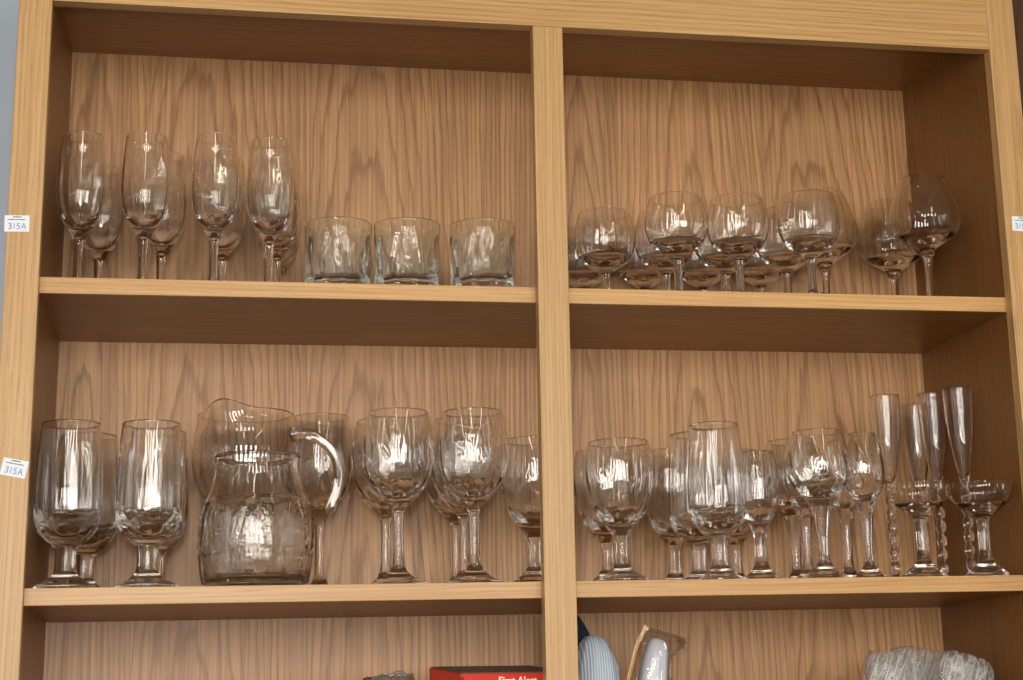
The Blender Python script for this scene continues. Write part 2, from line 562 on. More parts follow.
# --- tumblers
def tumbler_mesh():
    segs = 120
    out = [(37.6, 0.0), (39.2, 0.8), (39.8, 3), (39.6, 12), (39.6, 25), (40.0, 40), (40.5, 55), (41.2, 68), (41.8, 76), (42.2, 84), (42.2, 90)]
    out = catmull([(r * K / 1000, z / 1000) for r, z in out], 5)
    inn = [(40.6, 90), (40.4, 80), (39.0, 66), (37.6, 50), (36.2, 34), (34.0, 22), (29, 16.5), (18, 14.5), (0, 14)]
    inn2 = catmull([(r * K / 1000, z / 1000) for r, z in inn], 5)
    prof = [(0, 0.0014), (0.028, 0.0012)] + out + half_round(out[-1][0], inn2[0][0], out[-1][1], 3) + inn2
    n0 = 2 + len(out)
    def fn(r, z, th, i):
        zz = z * 1000
        if i < n0 and 1.0 < zz < 74:
            t = zz / 74
            a = math.sin(PI * min(1, max(0, t))) ** 0.5
            ph = th + 0.30 * math.sin(2.2 * t + 0.6)
            wv = math.cos(11 * ph)
            wv = wv if wv > 0 else 0.45 * wv
            q = 1 - 0.062 * a * (wv + 0.25 * math.cos(22 * ph + 3 * t))
            return r * q, z
        if i >= n0 and 16 < zz < 70:
            return r * (1 - 0.022 * math.sin(PI * (zz - 16) / 54) * math.cos(11 * th + 1.5 + zz / 30)), z
        return r, z
    return lathe(bmesh.new(), prof, segs, fn)
def k_tumbler(label, loc, hs):
    root = thing('tumbler', label, 'tumbler', loc, 0, 'squat tumblers on the upper left shelf')
    obj('glass_body', recalc(tumbler_mesh()), M_TUMBLER, root, True)
    return root
place('tumbler', k_tumbler, [
    (0.3468, 0.0908, 1.0, 'squat tumbler with wavy fluted sides, next to the champagne flutes'),
    (0.4312, 0.0839, 1.0, 'squat tumbler with wavy fluted sides, between two other tumblers'),
    (0.5248, 0.0760, 1.0, 'squat tumbler with wavy fluted sides, next to the centre stile'),
], Z1)

# --- pilsner goblets, lower left
def k_pilsner(label, loc, hs):
    return stemware('pilsner_goblet', 'goblet', label, 'footed pilsner goblets at the left end of the lower shelf',
        [(33.6, 190), (35.2, 175), (36.8, 155), (38.2, 132), (39.2, 108), (39.0, 92), (37.4, 80), (33.4, 68), (26.0, 58.5), (17.5, 52), (14.0, 48.5)],
        [(14.0, 48.5), (12.6, 44), (12.1, 36), (12.1, 27), (13.0, 21)],
        [(13.0, 21), (15.5, 16.5), (21, 12), (27.5, 8.6), (33.5, 5.6), (35.4, 3.4), (35.4, 1.0), (0, 0)],
        66, 1.5, both(opt_ribs(16, 62, 165, 0.012), opt_ribs(16, 52, 100, 0.014, 0.25, inner=False)), first=loc, hs=hs)
place('pilsner_goblet', k_pilsner, [
    (0.0395, 0.0623, 1.001, 'footed pilsner goblet in front at the left end of the lower shelf'),
    (0.1298, 0.0593, 1.001, 'footed pilsner goblet in front, between the leftmost goblet and the pitcher'),
    (0.0551, 0.1530, 1.001, 'footed pilsner goblet behind the leftmost goblet of the lower shelf'),
    (0.1360, 0.1400, 1.017, 'footed pilsner goblet behind the goblet nearest the pitcher'),
], Z2)

# --- large twisted wine glasses, lower left
def k_wine(label, loc, hs):
    return stemware('large_wine_glass', 'wine glass', label, 'large wine glasses with swirled bowls on the lower left shelf',
        [(36.6, 207), (39.0, 196), (41.2, 182), (42.6, 166), (42.8, 152), (41.4, 138), (37.4, 126), (31.0, 115), (23.0, 106), (14.8, 98), (9.6, 92), (7.6, 87)],
        [(7.6, 87), (6.5, 80), (6.1, 66), (6.0, 50), (6.3, 36), (7.6, 25)],
        [(7.6, 25), (10.4, 19), (15, 14), (22, 9), (30, 5.2), (37.2, 2.8), (38.2, 1.6), (38.0, 0.6), (0, 0)],
        106, 1.3, both(opt_ribs(12, 106, 175, 0.012, 0.3), opt_ribs(12, 90, 145, 0.024, 0.7, inner=False)), first=loc, hs=hs)
place('large_wine_glass', k_wine, [
    (0.4185, 0.0699, 1.001, 'front large wine glass midway between the pitcher handle and the centre stile'),
    (0.5080, 0.0605, 0.998, 'front large wine glass of the file of three close to the centre stile'),
    (0.4123, 0.1570, 1.020, 'large wine glass right behind the front one midway to the pitcher'),
    (0.5091, 0.1500, 1.024, 'middle large wine glass of the file of three near the centre stile'),
    (0.5105, 0.2350, 1.044, 'rearmost large wine glass of the file of three near the centre stile'),
    (0.3380, 0.2455, 1.115, 'large wine glass at the back, seen behind the pitcher handle'),
], Z2)

# --- short-stemmed goblets
def k_goblet(label, loc, hs):
    return stemware('water_goblet', 'goblet', label, 'short-stemmed water goblets either side of the centre stile',
        [(37.8, 170), (40.2, 160), (41.8, 147), (42.2, 133), (41.2, 118), (38.4, 104), (34.0, 91), (27.6, 79), (20.0, 69), (13.2, 60.5), (10.8, 56)],
        [(10.8, 56), (9.2, 50), (8.6, 42), (8.7, 31), (10.2, 22)],
        [(10.2, 22), (13.0, 17), (18.6, 12), (25, 8), (30.6, 5), (32.2, 3.0), (32.2, 1.0), (0, 0)],
        72, 1.3, both(opt_ribs(14, 72, 135, 0.010, 0.3), opt_ribs(14, 58, 105, 0.016, 0.5, inner=False)), first=loc, hs=hs)
place('water_goblet', k_goblet, [
    (0.6872, 0.0582, 1.000, 'front water goblet just right of the centre stile on the lower shelf'),
    (0.5865, 0.0899, 1.041, 'water goblet just left of the centre stile, partly cut off by it'),
    (0.6882, 0.1415, 1.002, 'water goblet behind the front one right of the centre stile'),
    (0.7915, 0.2085, 1.065, 'water goblet at the back, left of the straight beer goblets'),
    (0.8747, 0.2113, 1.065, 'water goblet at the back, right of the straight beer goblets'),
], Z2)

# --- slimmer straight-sided beer goblets
def k_pils2(label, loc, hs):
    return stemware('beer_goblet', 'goblet', label, 'straight-sided beer goblets on the lower right shelf',
        [(31.4, 192), (32.8, 174), (34.0, 152), (35.4, 128), (36.2, 106), (36.0, 92), (34.4, 80), (29.4, 69), (21.0, 60), (14.0, 53.5), (11.8, 50)],
        [(11.8, 50), (10.6, 45), (10.2, 36), (10.3, 27), (11.4, 20)],
        [(11.4, 20), (13.6, 15), (18.6, 10.5), (23.5, 7), (27.6, 4.4), (28.6, 2.8), (28.6, 1.0), (0, 0)],
        67, 1.4, both(opt_ribs(14, 64, 170, 0.010), opt_ribs(14, 54, 92, 0.012, inner=False)), first=loc, hs=hs)
place('beer_goblet', k_pils2, [
    (0.8103, 0.0597, 1.001, 'tall straight beer goblet in front on the lower right shelf'),
    (0.8035, 0.1317, 0.999, 'straight beer goblet behind the tall front one on the lower right shelf'),
], Z2)

def k_small(label, loc, hs):
    return stemware('small_wine_glass', 'wine glass', label, None,
        [(22.6, 156), (24.8, 145), (26.2, 130), (26.7, 114), (26.2, 98), (23.6, 87), (18.6, 77.5), (13.0, 68), (9.2, 60), (7.8, 54)],
        [(7.8, 54), (7.4, 46), (7.4, 36), (8.0, 26), (9.6, 20)],
        [(9.6, 20), (12.5, 15), (17, 10.5), (22, 7), (26.5, 4), (27.4, 2.6), (27.2, 1.0), (0, 0)],
        72, 1.2, opt_ribs(12, 70, 140, 0.008), first=loc, hs=hs)
k_small('slim small wine glass just right of the tall front beer goblet', (0.8695, 0.080, Z2 + YS), 1.031)

def k_tulipbig(label, loc, hs):
    return stemware('tulip_wine_glass', 'wine glass', label, 'tulip wine glasses in the middle of the lower right shelf',
        [(32.4, 182), (35.4, 171), (38.0, 157), (39.3, 144), (39.1, 131), (36.4, 121), (31.2, 113), (24.8, 105), (18.8, 97), (14.6, 89)],
        [(14.6, 89), (11.9, 80), (9.6, 68), (7.8, 55), (6.6, 42), (6.4, 31), (8.0, 23)],
        [(8.0, 23), (11.0, 16.5), (16, 11.5), (22.5, 7.6), (28.6, 4), (30.0, 2.6), (29.8, 1.0), (0, 0)],
        102, 1.3, both(opt_ribs(10, 100, 160, 0.014, 0.5), opt_ribs(10, 92, 130, 0.014, 0.4, inner=False)), first=loc, hs=hs)
place('tulip_wine_glass', k_tulipbig, [
    (0.9413, 0.0494, 1.002, 'wide tulip wine glass in front in the middle of the lower right shelf'),
    (0.9490, 0.1815, 1.050, 'wide tulip wine glass behind the front tulip glass of the lower shelf'),
], Z2)

def k_tulipsm(label, loc, hs):
    return stemware('narrow_wine_glass', 'wine glass', label, 'narrow tulip wine glasses on the lower right shelf',
        [(17.6, 180), (21.6, 170), (25.2, 158), (27.4, 145), (27.6, 133), (25.4, 120), (21.2, 109), (16.2, 99), (12.2, 91), (10.2, 84)],
        [(10.2, 84), (8.6, 75), (7.4, 62), (6.3, 48), (5.8, 34), (7.0, 23)],
        [(7.0, 23), (10.0, 15.5), (14, 10.5), (19, 7), (23.4, 4), (24.4, 2.6), (24.2, 1.0), (0, 0)],
        97, 1.2, both(opt_ribs(10, 96, 160, 0.016, 0.5), opt_ribs(10, 86, 128, 0.014, 0.4, inner=False)), first=loc, hs=hs)
place('narrow_wine_glass', k_tulipsm, [
    (1.0105, 0.0780, 1.029, 'narrow tulip wine glass in front, left of the wide shallow coupes'),
    (0.9422, 0.1157, 0.998, 'narrow tulip wine glass standing behind the wide front tulip glass'),
    (1.0090, 0.1500, 1.036, 'narrow tulip wine glass standing behind the front narrow tulip glass'),
], Z2)

# --- trumpet flutes with beaded stems
def bead_stem():
    pts = []
    zb, zt, nb_ = 13.0, 118.0, 6
    pitch = (zt - zb) / nb_
    for b in range(nb_):
        for k in range(12):
            a = k / 12
            pts.append((3.3 + 3.9 * math.sin(PI * a) ** 0.75 * (1 - 0.05 * b), zt - (b + a) * pitch))
    pts.append((3.6, zb))
    return pts
def k_bead(label, loc, hs):
    return stemware('beaded_flute', 'flute glass', label, 'trumpet flutes with beaded stems on the lower right shelf',
        [(20.7, 248), (19.9, 230), (18.6, 207), (16.0, 184), (12.9, 163), (9.6, 145), (6.8, 132), (4.6, 123), (3.3, 118)],
        bead_stem(),
        [(3.6, 13), (6.5, 9), (11, 6), (17, 4), (24, 2.4), (26.0, 1.8), (25.8, 0.8), (0, 0)],
        133, 1.1, None, bead=True, first=loc, hs=hs, flat=0.2, segs=48)
place('beaded_flute', k_bead, [
    (1.1592, 0.1065, 1.010, 'tall trumpet flute with beaded stem, nearest the right side panel'),
    (1.0722, 0.1500, 0.997, 'tall trumpet flute with beaded stem, leftmost of its kind'),
    (1.1460, 0.1660, 1.024, 'tall trumpet flute with beaded stem, behind the one nearest the right panel'),
    (1.1484, 0.2350, 1.009, 'tall trumpet flute with beaded stem at the very back, lowest looking of its kind'),
], Z2)

# --- champagne coupes
def k_coupe(label, loc, hs):
    return stemware('champagne_coupe', 'coupe glass', label, 'shallow champagne coupes on the lower right shelf',
        [(41.6, 116), (42.6, 112), (42.2, 107), (39.4, 100), (33.6, 93), (25.5, 86.5), (17.0, 81.5), (11.4, 77), (8.8, 72), (7.9, 68)],
        [(7.9, 68), (7.5, 58), (7.3, 46), (7.4, 34), (8.8, 26)],
        [(8.8, 26), (10.5, 20), (14.0, 15.5), (20, 10.5), (26, 6), (29.0, 3.4), (29.4, 1.4), (0, 0)],
        84, 1.2, None, first=loc, hs=hs, flat=0.5)
place('champagne_coupe', k_coupe, [
    (1.0722, 0.0508, 1.005, 'wide shallow champagne coupe in front, the one farther from the right side panel'),
    (1.1555, 0.0508, 1.007, 'wide shallow champagne coupe in front, beside the right side panel'),
], Z2)

# ------------------------------------------------------------------ jar
def jar():
    root = thing('glass_jar', 'wide clear glass jar with bark-textured lower body, standing before the pitcher', 'jar', (0.2526, 0.0760, Z2 + YS))
    segs = 144
    out = [(57.5, 0.6), (59.6, 3), (60.6, 8), (62.6, 18), (64.6, 34), (65.6, 50), (65.8, 66), (65.4, 82), (63.8, 94), (60.6, 105), (56.6, 116), (53.6, 126), (51.8, 136), (50.6, 146), (50.6, 152)]
    o2 = catmull([(r * K / 1000, z / 1000) for r, z in out], 5)
    inn = [(47.6, 152), (47.8, 144), (49.2, 134), (51.4, 122), (56.4, 107), (60.2, 94), (61.8, 80), (62.0, 62), (61.2, 40), (58.4, 18), (53, 9.5), (40, 7.5), (0, 7)]
    i2 = catmull([(r * K / 1000, z / 1000) for r, z in inn], 5)
    prof = [(0, 0.0016), (0.05, 0.0012)] + o2 + half_round(o2[-1][0], i2[0][0], o2[-1][1], 4) + i2
    n0 = 2 + len(o2)
    def relief(th, z):
        """raised bands and leaf-shaped panels pressed into the outside, mm"""
        h = 0.0
        h += 2.6 * math.exp(-((z - 41) / 2.0) ** 2)
        h += 0.9 * math.exp(-((z - 99) / 2.5) ** 2)
        n = 7
        u = ((th * n / (2 * PI)) % 1.0) - 0.5          # -0.5..0.5 across a panel
        if 44 < z < 98:
            t = (z - 44) / 54
            w = 0.36 - 0.26 * t ** 1.3
            h += 3.0 * math.exp(-((abs(u) - w) / 0.028) ** 2)
        if 6 < z < 38:
            u2 = ((th * 14 / (2 * PI) + 0.5) % 1.0) - 0.5
            h += 2.0 * math.exp(-((abs(u2) - 0.42) / 0.05) ** 2)
        return h / 1000
    def fn(r, z, th, i):
        if i < n0 and z * 1000 > 4:
            return r + relief(th + 0.35, z * 1000), z
        return r, z
    def mf(i, a, b):
        za = max(a[1], b[1])
        if za < 0.010 or za > 0.1505:
            return 0
        return 1 if (i < n0 and za < 0.100) else 0
    obj('jar_body', recalc(lathe(bmesh.new(), prof, segs, fn, mf)), [M_SOLID, M_BARK], root, True)
    bm = bmesh.new()
    R0 = 50.8 * K / 1000
    n = 72
    ring = []
    tubepts = [(R0 + 0.0016 * math.cos(a), 0.1535 + 0.0022 * math.sin(a)) for a in [2 * PI * k / 10 for k in range(10)]]
    rr = []
    for k in range(n):
        th = 2 * PI * k / n
        rr.append([bm.verts.new(((r - 0.0015) * math.cos(th), (r - 0.0015) * math.sin(th), z)) for r, z in tubepts])
    for k in range(n):
        for j in range(10):
            bm.faces.new((rr[k][j], rr[(k + 1) % n][j], rr[(k + 1) % n][(j + 1) % 10], rr[k][(j + 1) % 10]))
    obj('rim_band', recalc(bm), M_SOLID, root, True)
jar()

# ------------------------------------------------------------------ pitcher
def pitcher():
    px, py = 0.2415, 0.1910
    root = thing('glass_pitcher', 'clear round-bellied glass pitcher with a curled open handle, behind the jar', 'pitcher', (px, py, Z2 + YS))
    out = [(14, 92), (17, 95), (24, 99.5), (36, 107), (48, 118), (57, 132), (63.5, 148), (66, 165), (66.4, 180), (64.8, 194), (62.0, 206), (60.0, 216), (60.2, 224)]
    o2 = catmull([(r * K / 1000, z / 1000) for r, z in out], 7)
    w = 0.0022
    zi = 0.1025
    inn = [(max(r - w, 0.0005) * (math.sqrt(max(0, 1 - ((0.118 - z) / 0.0155) ** 2)) if z < 0.118 else 1), z) for r, z in o2[::-1] if z > zi + 0.0005] + [(0, zi)]
    prof = o2 + half_round(o2[-1][0], o2[-1][0] - w, o2[-1][1], 4) + inn
    TH = math.radians(-116)
    def fn(r, z, th, i):
        t = max(0.0, (z - 0.190) / 0.035)
        d = (th - TH + PI) % (2 * PI) - PI
        gsn = math.exp(-(d / 0.36) ** 2)
        pinch = math.exp(-((abs(d) - 0.72) / 0.22) ** 2)
        r = r + (0.012 * gsn - 0.0035 * pinch) * t ** 1.6
        z = z + 0.0090 * gsn * t ** 2
        return r, z
    obj('body', recalc(lathe(bmesh.new(), prof, 96, fn)), M_SOLID, root, True)
    stp = catmull([(r * K / 1000, z / 1000) for r, z in [(14, 92), (12, 86), (11.5, 70), (12, 45), (14, 26)]], 5)
    obj('stem', recalc(lathe(bmesh.new(), stp[::-1], 28)), M_SOLID, root, True)
    ftp = catmull([(r * K / 1000, z / 1000) for r, z in [(14, 26), (18, 18), (28, 11), (40, 6), (46, 3.5), (47, 1.2)]], 4) + [(0.0445, 0.0), (0.006, 0.0011), (0, 0.0012)]
    obj('foot', recalc(lathe(bmesh.new(), ftp[::-1], 48)), M_SOLID, root, True)
    pts = [(0.0545, -0.028, 0.1950), (0.0660, -0.031, 0.1965), (0.0780, -0.0325, 0.1950), (0.0920, -0.033, 0.1870), (0.1045, -0.033, 0.1735), (0.1115, -0.0325, 0.1530), (0.1105, -0.032, 0.1270), (0.1045, -0.031, 0.1080), (0.1000, -0.031, 0.0960)]
    sp = spline3(pts, 7)
    n = len(sp)
    rad = []
    for i in range(n):
        t = i / (n - 1)
        r = 0.0068 - 0.0006 * t + 0.0030 * max(0, 1 - t / 0.12)
        if t > 0.93:
            r *= math.sqrt(max(0.03, 1 - ((t - 0.93) / 0.07) ** 2 * 0.97))
        rad.append(r)
    bm = tube(bmesh.new(), sp, rad, 20, 1.25)
    obj('handle', recalc(bm), M_SOLID, root, True)
pitcher()

# ------------------------------------------------------------------ price stickers
M_PAPER = plain('white_sticker_paper', srgb(226, 232, 238), 0.6, 0.3, 0.02, 300.0)
M_INK = plain('blue_pen_ink', srgb(100, 118, 204), 0.6, 0.2, 0.05, 300.0)
M_PRINT = plain('grey_print', srgb(112, 122, 142), 0.6, 0.2, 0.05, 300.0)
GLYPH = {
    '3': [[(0.05, 0.95), (0.6, 1.0), (0.8, 0.8), (0.35, 0.55), (0.8, 0.35), (0.6, 0.02), (0.05, 0.05)]],
    '1': [[(0.5, 1.0), (0.35, 0.0)]],
    '5': [[(0.85, 1.0), (0.25, 0.98), (0.15, 0.55), (0.6, 0.6), (0.8, 0.3), (0.5, 0.0), (0.05, 0.08)]],
    'A': [[(0.0, 0.0), (0.5, 1.0), (0.95, 0.0)], [(0.2, 0.38), (0.8, 0.38)]],
}
def ribbon(bm, pts, w, y=0.0):
    for a, b in zip(pts[:-1], pts[1:]):
        a, b = Vector((a[0], a[1])), Vector((b[0], b[1]))
        d = (b - a).normalized()
        a2, b2 = a - d * w * 0.4, b + d * w * 0.4
        nrm = Vector((-d.y, d.x)) * w / 2
        for q in (0,):
            vs = [a2 - nrm, b2 - nrm, b2 + nrm, a2 + nrm]
            f0 = [bm.verts.new((v.x, y - 0.00003, v.y)) for v in vs]
            bm.faces.new(f0)
def sticker(x, z, w, h, rot, label):
    root = thing('price_sticker', label, 'sticker', (x, -0.0001, z), 0, 'handwritten stickers on the cabinet stiles')
    root.rotation_euler = (0, rot, 0)
    obj('paper', recalc(box(bmesh.new(), -w / 2, w / 2, -0.00025, 0, -h / 2, h / 2)), M_PAPER, root)
    bm = bmesh.new()
    rnd = random.Random(3)
    def dashes(x0, x1, zc, hh):
        xx = x0
        while xx < x1:
            l = rnd.uniform(0.0006, 0.0014)
            ribbon(bm, [(xx, zc), (min(xx + l, x1), zc)], hh * rnd.uniform(0.7, 1.2), -0.0003)
            xx += l + rnd.uniform(0.0004, 0.0007)
    dashes(-w * 0.16, w * 0.16, h * 0.40, 0.0011)
    dashes(-w * 0.36, w * 0.34, h * 0.24, 0.0010)
    obj('printed_lines', bm, M_PRINT, root)
    bm = bmesh.new()
    cx = -w * 0.34
    ch = h * 0.34
    for c, cw in (('3', 0.0042), ('1', 0.0028), ('5', 0.0044), ('A', 0.0050)):
        for st in GLYPH[c]:
            ribbon(bm, [(cx + p[0] * cw, -h * 0.33 + p[1] * ch) for p in st], 0.00075, -0.0003)
        cx += cw + 0.0010
    obj('handwriting', bm, M_INK, root)
sticker(-0.0270, 0.4128, 0.0275, 0.0195, math.radians(-1), 'small white sticker with blue handwriting, upper one on the left stile')
sticker(-0.0160, 0.1307, 0.0275, 0.0195, math.radians(11), 'small white tilted sticker with blue handwriting, lower one on the left stile')
sticker(1.2215, 0.4492, 0.0275, 0.0195, math.radians(2), 'small white sticker with blue handwriting on the right stile')

# ------------------------------------------------------------------ bottom shelf things
M_RED = plain('red_carton', srgb(214, 52, 32), 0.4, 0.4, 0.04, 60.0)
M_REDDK = plain('dark_carton_lid', srgb(112, 88, 80), 0.45, 0.4, 0.08, 60.0)
M_WHITEINK = plain('white_print', srgb(238, 236, 232), 0.5, 0.3, 0.02, 60.0)
def text_mesh(body, size, offset=0.0):
    cu = bpy.data.curves.new('t', 'FONT')
    cu.body = body
    cu.size = size
    cu.offset = offset
    cu.space_character = 0.95
    o = bpy.data.objects.new('t', cu)
    COL.objects.link(o)
    dg = bpy.context.evaluated_depsgraph_get()
    me = bpy.data.meshes.new_from_object(o.evaluated_get(dg))
    COL.objects.unlink(o)
    bpy.data.objects.remove(o)
    return me
def carton():
    root = thing('red_carton', 'red printed cardboard carton with a dark top, just left of the centre stile', 'box', (0.4900, 0.062, Z3 + YS), math.radians(13))
    L, DP, HF, HB = 0.135, 0.105, 0.1475, 0.1600
    bm = bmesh.new()
    v = [bm.verts.new(p) for p in [(0, 0, 0), (L, 0, 0), (L, DP, 0), (0, DP, 0), (0, 0, HF), (L, 0, HF), (L, DP, HB), (0, DP, HB)]]
    for q in [(3, 2, 1, 0), (0, 1, 5, 4), (1, 2, 6, 5), (2, 3, 7, 6), (3, 0, 4, 7), (4, 5, 6, 7)]:
        bm.faces.new([v[i] for i in q])
    obj('carton_body', recalc(bm), M_RED, root)
    bm = bmesh.new()
    s = (HB - HF) / DP
    v = [bm.verts.new(p) for p in [(0.0015, 0.002, HF + 0.0006), (L - 0.001, 0.002, HF + 0.0006), (L - 0.001, DP - 0.001, HB + 0.0004), (0.0015, DP - 0.001, HB + 0.0004)]]
    t = [bm.verts.new(q.co + Vector((0, 0, 0.0009))) for q in v]
    bm.faces.new(v[::-1]); bm.faces.new(t)
    for k in range(4):
        bm.faces.new((v[k], v[(k + 1) % 4], t[(k + 1) % 4], t[k]))
    obj('lid_flap', recalc(bm), M_REDDK, root)
    me = text_mesh('First Alert', 0.0126, 0.0003)
    me.materials.append(M_WHITEINK)
    o = link(bpy.data.objects.new('printed_name', me), root)
    o.rotation_euler = (PI / 2, 0, 0)
    o.location = (0.0475, -0.0004, HF - 0.0125)
    # paler end-flap strip down the left front edge
    obj('edge_strip', recalc(box(bmesh.new(), 0.0, 0.0045, -0.0007, 0.0, 0.0, HF - 0.003)), plain('carton_edge_print', srgb(120, 46, 40), 0.5), root)
carton()

M_CLOTH = None
def cloth_mat():
    N = NT('ribbed_blue_grey_cloth')
    tc = N.n('ShaderNodeTexCoord')
    wv = N.n('ShaderNodeTexWave', wave_type='BANDS', bands_direction='X')
    wv.inputs['Scale'].default_value = 95.0
    wv.inputs['Distortion'].default_value = 1.2
    N.l(N.scalev(tc.outputs['Object'], (1, 0.8, 0.05)), wv.inputs['Vector'])
    col = N.mixc(wv.outputs['Fac'], srgb(150, 164, 180), srgb(196, 208, 218))
    b = N.n('ShaderNodeBsdfPrincipled')
    N.l(col, b.inputs['Base Color'])
    b.inputs['Roughness'].default_value = 0.75
    bp = N.n('ShaderNodeBump')
    bp.inputs['Strength'].default_value = 0.5
    bp.inputs['Distance'].default_value = 0.001
    N.l(wv.outputs['Fac'], bp.inputs['Height'])
    N.l(bp.outputs[0], b.inputs['Normal'])
    N.l(b.outputs[0], N.out.inputs[0])
    return N.m
M_CLOTH = cloth_mat()
M_NAVY = plain('navy_cloth', srgb(26, 36, 48), 0.8, 0.2, 0.1, 200.0)
M_BLUE = plain('slate_blue_cloth', srgb(74, 98, 132), 0.8, 0.2, 0.1, 200.0)

def loft(bm, secs, segs=40, cap=True):
    """secs: list of (cx, cy, z, rx, ry, tilt_x) elliptical sections upwards."""
    rings = []
    for (cx, cy, z, rx, ry, tz) in secs:
        ring = []
        for k in range(segs):
            th = 2 * PI * k / segs
            c, s = math.cos(th), math.sin(th)
            c = math.copysign(abs(c) ** 0.75, c)
            s = math.copysign(abs(s) ** 0.75, s)
            ring.append(bm.verts.new((cx + rx * c, cy + ry * s, z + tz * c * rx)))
        rings.append(ring)
    for i in range(len(rings) - 1):
        for k in range(segs):
            k2 = (k + 1) % segs
            bm.faces.new((rings[i][k], rings[i][k2], rings[i + 1][k2], rings[i + 1][k]))
    if cap:
        bm.faces.new(rings[0][::-1]); bm.faces.new(rings[-1])
    return bm

def cloth():
    bx, by = 0.660, 0.120
    root = thing('cloth_bundle', 'pale blue-grey ribbed cloth bundle with a navy flap, just right of the centre stile', 'cloth', (bx, by, Z3 + YS))
    h = -Z3
    secs = [(0.004, 0, 0.0, 0.030, 0.040, 0), (0.004, 0, 0.02, 0.034, 0.043, 0), (0.003, 0, 0.07, 0.034, 0.042, -0.1), (0.004, 0, h - 0.115, 0.0265, 0.040, -0.5),
            (0.006, 0, h - 0.098, 0.0250, 0.038, -0.65), (0.008, 0, h - 0.082, 0.0215, 0.034, -0.75), (0.008, 0, h - 0.070, 0.0150, 0.028, -0.75), (0.0085, 0, h - 0.062, 0.0075, 0.019, -0.6), (0.0085, 0, h - 0.0595, 0.002, 0.008, -0.4)]
    bm = loft(bmesh.new(), secs, 64)
    rnd = random.Random(5)
    for v in bm.verts:
        a = math.atan2(v.co.y, v.co.x)
        q = 0.0012 * math.sin(5 * a + 60 * v.co.z) + 0.0008 * math.sin(11 * a - 35 * v.co.z)
        v.co.x += q * math.cos(a); v.co.y += q * math.sin(a)
    obj('ribbed_body', recalc(bm), M_CLOTH, root, True)
    # navy flap behind on the left, a stiff pointed piece
    bm = bmesh.new()
    pts = [(-0.030, 0.0), (0.016, 0.0), (0.014, h - 0.080), (0.0095, h - 0.057), (0.003, h - 0.043), (-0.006, h - 0.030), (-0.012, h - 0.024), (-0.030, h - 0.022)]
    f = [bm.verts.new((x, 0.046, z)) for x, z in pts]
    b = [bm.verts.new((x, 0.058, z)) for x, z in pts]
    bm.faces.new(f); bm.faces.new(b[::-1])
    for k in range(len(pts)):
        k2 = (k + 1) % len(pts)
        bm.faces.new((f[k], b[k], b[k2], f[k2]))
    bmesh.ops.recalc_face_normals(bm, faces=bm.faces[:])
    bmesh.ops.bevel(bm, geom=bm.edges[:], offset=0.002, segments=2, affect='EDGES')
    obj('navy_flap', recalc(bm), M_NAVY, root)
    bm = loft(bmesh.new(), [(0.030, 0.008, 0.0, 0.014, 0.02, 0), (0.032, 0.008, 0.06, 0.014, 0.02, 0), (0.0315, 0.008, h - 0.125, 0.0095, 0.016, -0.5), (0.0275, 0.008, h - 0.107, 0.006, 0.012, -0.8), (0.0235, 0.008, h - 0.097, 0.002, 0.005, -0.5)], 32)
    obj('blue_strap', recalc(bm), M_BLUE, root, True)
cloth()

# --- clear package with the white device
M_PLASTIC = thin_glass('clear_plastic', (0.93, 0.93, 0.92, 1), (0.62, 0.60, 0.55, 1), refl=2.6, edge_pow=2.0)
M_AMBER = None
def amber_mat():
    N = NT('yellowish_plastic_edge')
    b = N.n('ShaderNodeBsdfPrincipled')
    tc = N.n('ShaderNodeTexCoord')
    nz = N.noise(tc.outputs['Object'], 60.0, 2.0)
    N.l(N.mixc(nz, srgb(196, 150, 40), srgb(150, 96, 40)), b.inputs['Base Color'])
    b.inputs['Roughness'].default_value = 0.15
    b.inputs['Transmission Weight'].default_value = 0.2
    N.l(b.outputs[0], N.out.inputs[0])
    return N.m
M_AMBER = amber_mat()
M_DEVICE = plain('glossy_white_plastic', srgb(226, 230, 240), 0.22, 0.5, 0.02, 40.0, coat=0.3)
def prism(bm, pts, y0, y1, bev=0.0, segs=2):
    f = [bm.verts.new((x, y0, z)) for x, z in pts]
    b = [bm.verts.new((x, y1, z)) for x, z in pts]
    bm.faces.new(f); bm.faces.new(b[::-1])
    for k in range(len(pts)):
        k2 = (k + 1) % len(pts)
        bm.faces.new((f[k], b[k], b[k2], f[k2]))
    bmesh.ops.recalc_face_normals(bm, faces=bm.faces[:])
    if bev:
        bmesh.ops.bevel(bm, geom=bm.edges[:], offset=bev, segments=segs, affect='EDGES')
    return bm
